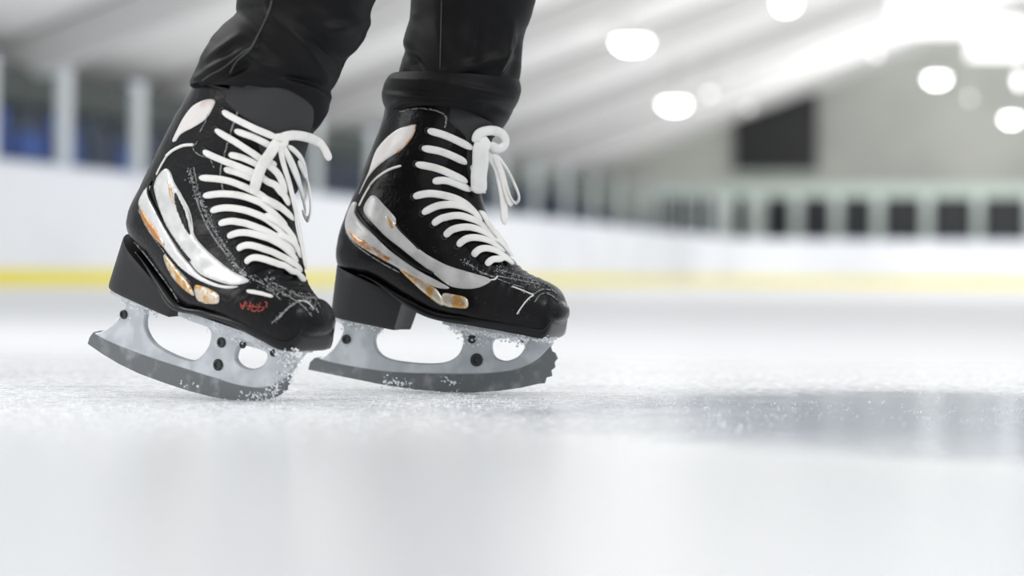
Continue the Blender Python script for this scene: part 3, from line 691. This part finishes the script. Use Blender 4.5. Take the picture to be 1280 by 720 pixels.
for cx, cy, n, sx, sy, r in ((900, 530, 46, 28, 9, .0016), (880, 505, 26, 16, 7, .0011), (965, 517, 22, 26, 6, .0011), (1040, 515, 30, 50, 5, .0009), (1190, 520, 34, 50, 6, .0009), (1250, 515, 16, 8, 6, .0010),
                            (740, 505, 60, 60, 10, .0009), (620, 503, 150, 60, 8, .001), (545, 500, 90, 50, 6, .0010), (330, 505, 110, 50, 6, .001), (120, 515, 170, 90, 12, .0010), (40, 505, 90, 40, 14, .0011), (230, 520, 90, 70, 9, .001), (460, 515, 80, 70, 10, .0009)):
    for _ in range(n):
        x, y = gp(cx + random.gauss(0, sx), cy + random.gauss(0, sy)); sp.append((x, y, r * random.uniform(.5, 1.3)))
crumbs('ice_shavings', sp, 'loose white ice shavings scattered over the ice round the blades')

board_m = mat('white_board', (.86, .87, .9), .75, var=((.8, .81, .85), .5, .45, .6))
kick_m = mat('yellow_kick', (.88, .76, .06), .4)
cap_m = mat('board_cap', (.62, .68, .82), .4)
post_m = mat('pale_post', (.62, .66, .66), .4)
glass_m = bpy.data.materials.new('rink_glass'); glass_m.use_nodes = True
_nt = glass_m.node_tree; _b = _nt.nodes['Principled BSDF']; _b.inputs['Base Color'].default_value = (.9, .95, .94, 1); _b.inputs['Roughness'].default_value = .03
_tr = _nt.nodes.new('ShaderNodeBsdfTransparent'); _tr.inputs[0].default_value = (.9, .94, .93, 1); _mx = _nt.nodes.new('ShaderNodeMixShader'); _mx.inputs[0].default_value = .018
_nt.links.new(_tr.outputs[0], _mx.inputs[1]); _nt.links.new(_b.outputs[0], _mx.inputs[2]); _nt.links.new(_mx.outputs[0], _nt.nodes['Material Output'].inputs['Surface'])

R0, SE = 2.5, 22.6
def path():
    P = [(s, 0) for s in np.linspace(-26, SE - R0, 30)]
    P += [(SE - R0 + R0 * math.sin(a), R0 - R0 * math.cos(a)) for a in np.linspace(0, math.pi / 2, 14)[1:]]
    P += [(SE, t) for t in np.linspace(R0, 18, 16)[1:]]
    return P
PP = path()
def extrude_path(name, P, z0, z1, th, m, parent=None, off=0, **k):
    V, Fc = [], []
    for i, (s, t) in enumerate(P):
        a, b = P[max(i - 1, 0)], P[min(i + 1, len(P) - 1)]; tx, ty = b[0] - a[0], b[1] - a[1]; l = math.hypot(tx, ty); nx, ny = -ty / l, tx / l   # towards the ice
        for o_, z in ((off, z0), (off, z1), (off - th, z1), (off - th, z0)): V.append(W(s + nx * o_, t + ny * o_, z))
    for i in range(len(P) - 1):
        for j in range(4): Fc.append((i * 4 + j, i * 4 + (j + 1) % 4, i * 4 + 4 + (j + 1) % 4, i * 4 + 4 + j))
    Fc += [(0, 1, 2, 3), tuple((len(P) - 1) * 4 + j for j in range(4))]
    if parent: V = [v for v in V]
    return mobj(name, V, Fc, m, parent, smooth=False, **k)
boards = extrude_path('rink_boards', PP, .0, 1.08, .1, board_m, label='long white rink boards curving round the corner behind the skater', category='rink boards')
extrude_path('kick_strip', PP, .0, .15, .02, kick_m, boards, off=.022, label='yellow kick strip')
extrude_path('cap_rail', PP, 1.08, 1.11, .14, cap_m, boards, off=.02)
# stanchions and glass
def stanchion(s, t, h, w, i, rz):
    return boxmesh('glass_stanchion', (0, 0, h / 2), (w, .08, h), post_m, bev=.01)
cum = 0; idx = 0; posts = []
s = -21.0 + .0
S_LIST = []
S_LIST = [-17.7, -16.2, -14.5, -12.9]; k0 = 1.66 - 2.17 * 6
while k0 < SE - R0:
    S_LIST.append(k0); k0 += 2.17
base = None
for i, s in enumerate(S_LIST):
    if base is None:
        base = boxmesh('glass_stanchion', (0, 0, .44), (.22, .07, .88), post_m, bev=.012); base['category'] = 'stanchion'; o = base
        cp = boxmesh('post_cap', (0, 0, .89), (.24, .09, .02), cap_m, base)
    else:
        o = base.copy(); C.objects.link(o)
        for ch in (cp,): c = ch.copy(); C.objects.link(c); c.parent = o
    o.location = W(s, -.06, 1.11); o.rotation_euler = (0, 0, RZ); o.scale = (.75 if s > 0 else 1, 1, 1); posts.append(o)
    o['group'] = 'glass posts along the side boards'
    o['label'] = 'pale upright post holding the glass on the side boards'
posts[1]['label'] = 'pale wide glass post nearest the left edge, beside the bright blue seating'
posts[2]['label'] = 'pale glass post just left of the tilted skate collar, beside a blue seat'
for i in range(len(S_LIST) - 1):
    a, b = S_LIST[i] + .16, S_LIST[i + 1] - .16
    if i == 0: g0 = boxmesh('rink_glass', (0, 0, .4), (1, .012, .8), glass_m); g = g0
    else: g = g0.copy(); C.objects.link(g)
    g.location = W((a + b) / 2, -.06, 1.11); g.rotation_euler = (0, 0, RZ); g.scale = (b - a, 1, 1)
    tag(g, 'clear glass panel between two posts on the side boards', 'glass panel', 'clear panels along the side boards')
# columns with dark openings behind the end boards
end_wall_m = mat('end_wall_paint', (.50, .51, .47), .8, var=((.42, .43, .4), .35, .4, .62))
green_m = mat('grey_green_frame', (.40, .46, .42), .6)
dark_m = mat('dark_recess', (.010, .013, .018), .5)
SW = 25.4
t_posts = []; t = -1.2
for px in (905, 945, 995, 1045, 1097, 1158, 1222, 1290, 1365):
    xp = (px - 640) / F   # column spacing measured along the end wall
    P0 = W(SE + 1.2, 0); tt = (P0.y * xp - P0.x) / (TD.x - TD.y * xp); t_posts.append(tt)
pw = [.5, .4, .24, .24, .24, .24, .22, .3, .3]
b0 = None
for i, (tt, w_) in enumerate(zip(t_posts, pw)):
    if b0 is None: b0 = boxmesh('wall_column', (0, 0, 1.1), (.5, .3, 2.2), mat('column_paint', (.50, .55, .52), .6), bev=.02); o = b0
    else: o = b0.copy(); C.objects.link(o)
    o.location = W(SE + 1.2, tt); o.rotation_euler = (0, 0, RZ - math.pi / 2); o.scale = (w_ / .5, 1, 1)
    tag(o, 'pale green-grey column between dark openings behind the end boards', 'column', 'columns behind the end boards')
boxmesh('lintel_beam', W(SE + 1.2, 7.5, 2.36), (20, .36, .34), green_m, rz=RZ - math.pi / 2, label='pale green lintel beam above the dark openings', category='beam')
boxmesh('recess_sheet_1', W(SE + 1.7, 7.5, 1.1), (20, .1, 2.2), dark_m, rz=RZ - math.pi / 2, kind='structure')  # near-black sheet standing in for the dark recess behind the columns

eave_shade = boxmesh('eave_shade_box', W(-4, -4.4, 2.47), (20, .75, .46), mat('eave_shade_paint', (.035, .037, .036), .6), rz=RZ, bev=.05, label='dark box added as painted shade under the low eave on the left', category='eave_shade')  # dark box added to paint the shade under the eave
# walls and roof
ZR, KR, TE, SN, SF = 4.64, .36, -5.0, -16.5, 27.0
def quad(name, pts, m, **k): return mobj(name, pts, [(0, 1, 2, 3)], m, smooth=False, **k)
TM = 22
wl = mat('side_wall_paint', (.30, .31, .31), .85, var=((.2, .21, .21), .3, .4, .6))
quad('wall_left', [W(SN, TE), W(SF, TE), W(SF, TE, ZR + KR * TE), W(SN, TE, ZR + KR * TE)], wl, kind='structure')
mobj('wall_back', [W(SF, TE), W(SF, TM), W(SF, TM, ZR + KR * TM), W(SF, TE, ZR + KR * TE)], [(0, 1, 2, 3)], end_wall_m, smooth=False, kind='structure')
boxmesh('gloom_panel_1', W(14.5, TE + .12, 1.0), (25, .1, 2.0), dark_m, rz=RZ, kind='structure')  # dark panel added for the gloom of the stand under the roof
roof_m = mat('roof_lining', (.80, .80, .79), .8, var=((.68, .68, .67), .15, .4, .62))
quad('ceiling', [W(SN, TE, ZR + KR * TE), W(SF, TE, ZR + KR * TE), W(SF, TM, ZR + KR * TM), W(SN, TM, ZR + KR * TM)], roof_m, kind='structure')
# rafters
raf_m = mat('rafter_paint', (.62, .62, .61), .6); r0 = None
ln = TM - TE; ang = math.atan(KR)
for s in (-14, -8.5, -3, 2.5, 8, 13.5, 19):
    if r0 is None: r0 = boxmesh('roof_rafter', (0, 0, 0), (ln / math.cos(ang), .35, .5), raf_m, bev=.02); o = r0
    else: o = r0.copy(); C.objects.link(o)
    tm = (TE + TM) / 2; o.location = W(s, tm, ZR + KR * tm - .3)
    ex = (TD * math.cos(ang) + Vector((0, 0, math.sin(ang)))); ey = LD; ez = ex.cross(ey)
    o.matrix_world = Matrix.Translation(o.location) @ Matrix((ex, ey, ez)).transposed().to_4x4()
    tag(o, 'pale sloping roof rafter running up from the side wall', 'rafter', 'roof rafters')
# low stand with seats behind the side boards
stand_m = mat('stand_concrete', (.10, .11, .13), .8)
for i in range(3):
    boxmesh('stand_step', W(4.5, -2.0 - 1.0 * i, .2 + .2 * i), (43, 1.0, .4 + .4 * i), stand_m, rz=RZ, label=('lowest', 'middle', 'top')[i] + ' dark step of the stand behind the side boards', category='step')
navy = mat('navy_plastic', (.003, .010, .06), .5); blue = mat('blue_plastic', (.002, .07, .42), .5)
def seat(m):
    bm = bmesh.new()
    def bx(c, s_):
        r = bmesh.ops.create_cube(bm, size=1, matrix=Matrix.Translation(c) @ Matrix.Diagonal((*s_, 1)))
    rt_ = boxmesh('stadium_seat', (0, 0, .42), (.46, .42, .06), m, bev=.015)
    boxmesh('backrest', (0, -.22, .72), (.46, .05, .52), m, rt_, bev=.02)
    boxmesh('pedestal', (0, -.05, .2), (.08, .3, .4), stand_m, rt_)
    return rt_
sn = None; sb = None
for r in range(3):
    for i in range(40):
        s = -15.4 + i * 1.0
        if s > 22: continue
        isb = (r >= 1 and i in (4, 5, 6)) or (i == 8 and r >= 1)
        src = sb if isb else sn
        if src is None:
            o = seat(blue if isb else navy)
            if isb: sb = o
            else: sn = o
        else:
            o = src.copy(); C.objects.link(o)
            for ch in src.children: c = ch.copy(); C.objects.link(c); c.parent = o
        o.location = W(s, -2.0 - r, .4 + .4 * r); o.rotation_euler = (0, 0, RZ + math.pi)
        o.rotation_euler = (0, 0, math.atan2(-TD.x, TD.y)); o.scale = (1.8, 1, 1)
        if isb: tag(o, 'bright blue stadium seat in the stand behind the left boards', 'seat', 'bright blue seats')
        else: tag(o, ('front', 'middle', 'back')[r] + '-row dark navy stadium seat in the stand behind the side boards', 'seat', 'navy seats, ' + ('front', 'middle', 'back')[r] + ' row')
# scoreboard on the end wall
def on_s(px, py, s_):      # where a sight line meets the plane s = s_
    r = ray(px, py); t = ((PB + LD * s_ - CAM).dot(LD)) / r.dot(LD); return CAM + r * t
c = on_s(970, 166, SF - .25); a = on_s(922, 166, SF - .25); b = on_s(1024, 166, SF - .25)
wd = (b - a).length; tp = on_s(970, 116, SF - .25); bt = on_s(970, 214, SF - .25); hh = (tp - bt).length
sc_ = boxmesh('scoreboard', (0, 0, 0), (wd, .3, hh), mat('scoreboard_black', (.008, .008, .009), .4), bev=.04, label='large blank black scoreboard high on the end wall', category='scoreboard')
sc_.location = (tp + bt) / 2; sc_.rotation_euler = (0, 0, RZ - math.pi / 2)
boxmesh('frame', (0, .0, -hh / 2 - .06), (wd + .1, .34, .12), green_m, sc_)
# lamps
def lamp_mat(name, e): return mat(name, (.9, .9, .9), .4, emis=((1, .99, .97), e))
lm = lamp_mat('lamp_glow', 11); lm2 = lamp_mat('lamp_glow_soft', 2.6); shade_m = mat('lamp_housing', (.7, .7, .7), .5); cord_m = mat('cord', (.3, .3, .3), .6)
def roof_z(p): return ZR + KR * (p - PB).dot(TD)
def lamp(px, py, d_, w, h, m, kind, label):
    r = ray(px, py); p = CAM + r * (d_ / r.y); rz = roof_z(p)
    o = empty('pendant_lamp', Matrix.Translation(p) , label=label, category='lamp', group=None)
    vs, fs = [], []; ns = 24
    for k, (rr, zz) in enumerate(((.02, -.5), (.6, -.42), (.93, -.12), (1, .1))):
        for j in range(ns):
            an = 2 * math.pi * j / ns; vs.append((math.cos(an) * rr * w / 2, math.sin(an) * rr * w / 2, zz * h))
    for k in range(3):
        for j in range(ns): fs.append((k * ns + j, k * ns + (j + 1) % ns, (k + 1) * ns + (j + 1) % ns, (k + 1) * ns + j))
    mobj('diffuser', vs, fs, m, o)
    vs, fs = [], []
    for k, (rr, zz) in enumerate(((1.03, .08), (1.03, .3), (.7, .42), (.15, .5))):
        for j in range(ns):
            an = 2 * math.pi * j / ns; vs.append((math.cos(an) * rr * w / 2, math.sin(an) * rr * w / 2, zz * h))
    for k in range(3):
        for j in range(ns): fs.append((k * ns + j, k * ns + (j + 1) % ns, (k + 1) * ns + (j + 1) % ns, (k + 1) * ns + j))
    mobj('housing', vs, fs, shade_m, o)
    if rz - p.z > .3: boxmesh('cord', (0, 0, (rz - p.z + h * .4) / 2), (.02, .02, rz - p.z - h * .4), cord_m, o)
    return o
lamp(790, 53, 44, .62, .3, lm, 0, 'large bright oval lamp, uppermost of the two big ones left of the scoreboard')
lamp(738, 33, 46, .12, .12, lm, 0, 'small round glowing lamp immediately left of the large uppermost oval lamp')
lamp(843, 130, 48, .52, .26, lm, 0, 'large bright oval lamp hanging just left above the black scoreboard')
lamp(887, 116, 50, .14, .12, lm2, 0, 'dimmer round lamp touching the upper right of the oval lamp by the scoreboard')
lamp(936, 135, 54, .10, .1, lm2, 0, 'dim small round lamp right over the top left corner of the scoreboard')
lamp(983, 4, 44, .36, .3, lm, 0, 'bright lamp cut by the top edge of the picture above the scoreboard')
lamp(1095, 67, 50, .16, .14, lm2, 0, 'round lamp between the scoreboard and the pair of bright lamps')
lamp(1171, 98, 50, .42, .26, lm, 0, 'bright round lamp, bigger of the pair on the right')
lamp(1212, 122, 54, .08, .1, lm2, 0, 'small dim lamp tucked under the bigger lamp of the right pair')
lamp(1264, 148, 50, .32, .22, lm, 0, 'bright lamp lowest at the right edge of the picture')
lamp(1274, 100, 52, .14, .3, lm2, 0, 'soft lamp at the right edge above the lowest lamp')
lamp(500, 65, 46, .10, .12, lm, 0, 'round lamp half hidden behind the right trouser leg')
def panel(px, py, d_, w, h, e, label):
    r = ray(px, py); p = CAM + r * (d_ / r.y)
    o = boxmesh('light_panel', (0, 0, 0), (w, .12, h), lamp_mat('panel_glow', e), bev=.02, label=label, category='light panel'); o.location = p
    rz = roof_z(p)
    if rz - p.z - h / 2 > .05:
        for sx in (-.4, .4): boxmesh('hanger', (sx * w, 0, (rz - p.z) / 2 + h / 4), (.02, .02, rz - p.z - h / 2), cord_m, o)
panel(1246, 48, 44, 1.05, .75, .95, 'wide softly glowing light panel at the upper right edge')
panel(1160, 18, 46, 1.4, .8, .85, 'softly glowing light panel at the top, left of the wide one')

# ------------------------------------------------------------------ light
w = bpy.data.worlds.new('World'); SC.world = w; w.use_nodes = True; bg = w.node_tree.nodes['Background']
bg.inputs[0].default_value = (.95, .97, 1, 1); bg.inputs[1].default_value = .74
def area(name, loc, tgt, sx, sy, e, col=(1, 1, 1)):
    l = bpy.data.lights.new(name, 'AREA'); l.shape = 'RECTANGLE'; l.size = sx; l.size_y = sy; l.energy = e; l.color = col
    o = bpy.data.objects.new(name, l); C.objects.link(o); o.location = loc
    o.rotation_euler = (Vector(tgt) - Vector(loc)).to_track_quat('-Z', 'Y').to_euler(); return o
area('key_light', (1.8, 0.2, 3.2), (0, 2.6, .2), 1.6, 1.2, 52)
area('heel_fill', (-2.4, 1.7, 1.1), (-.3, 2.6, .15), .7, 1.2, 16)  # unseen fill added for sheen on the heel and boot side
area('rim_light', (-2.6, 4.5, 3.0), (0, 2.6, .2), 1.5, 1.5, 50)
area('top_light', (0.3, 3.2, 4.5), (0, 2.6, 0), 2.5, 2.5, 36)
hl = area('roof_fill', W(6, 7, 1.95), W(6, 7, 9), 22, 44, 1800)  # unseen uplight added to brighten the roof
hl.rotation_euler = (math.pi, 0, RZ + math.pi / 2)
rl = area('boards_fill', W(-3, 11.5, 5), W(-3, 0, .8), 34, 2, 800)  # unseen light added to whiten the side boards
area('end_wall_fill', W(15, 7, 4.6), W(27, 7, 3.4), 10, 3, 420)  # unseen light added to lift the end wall
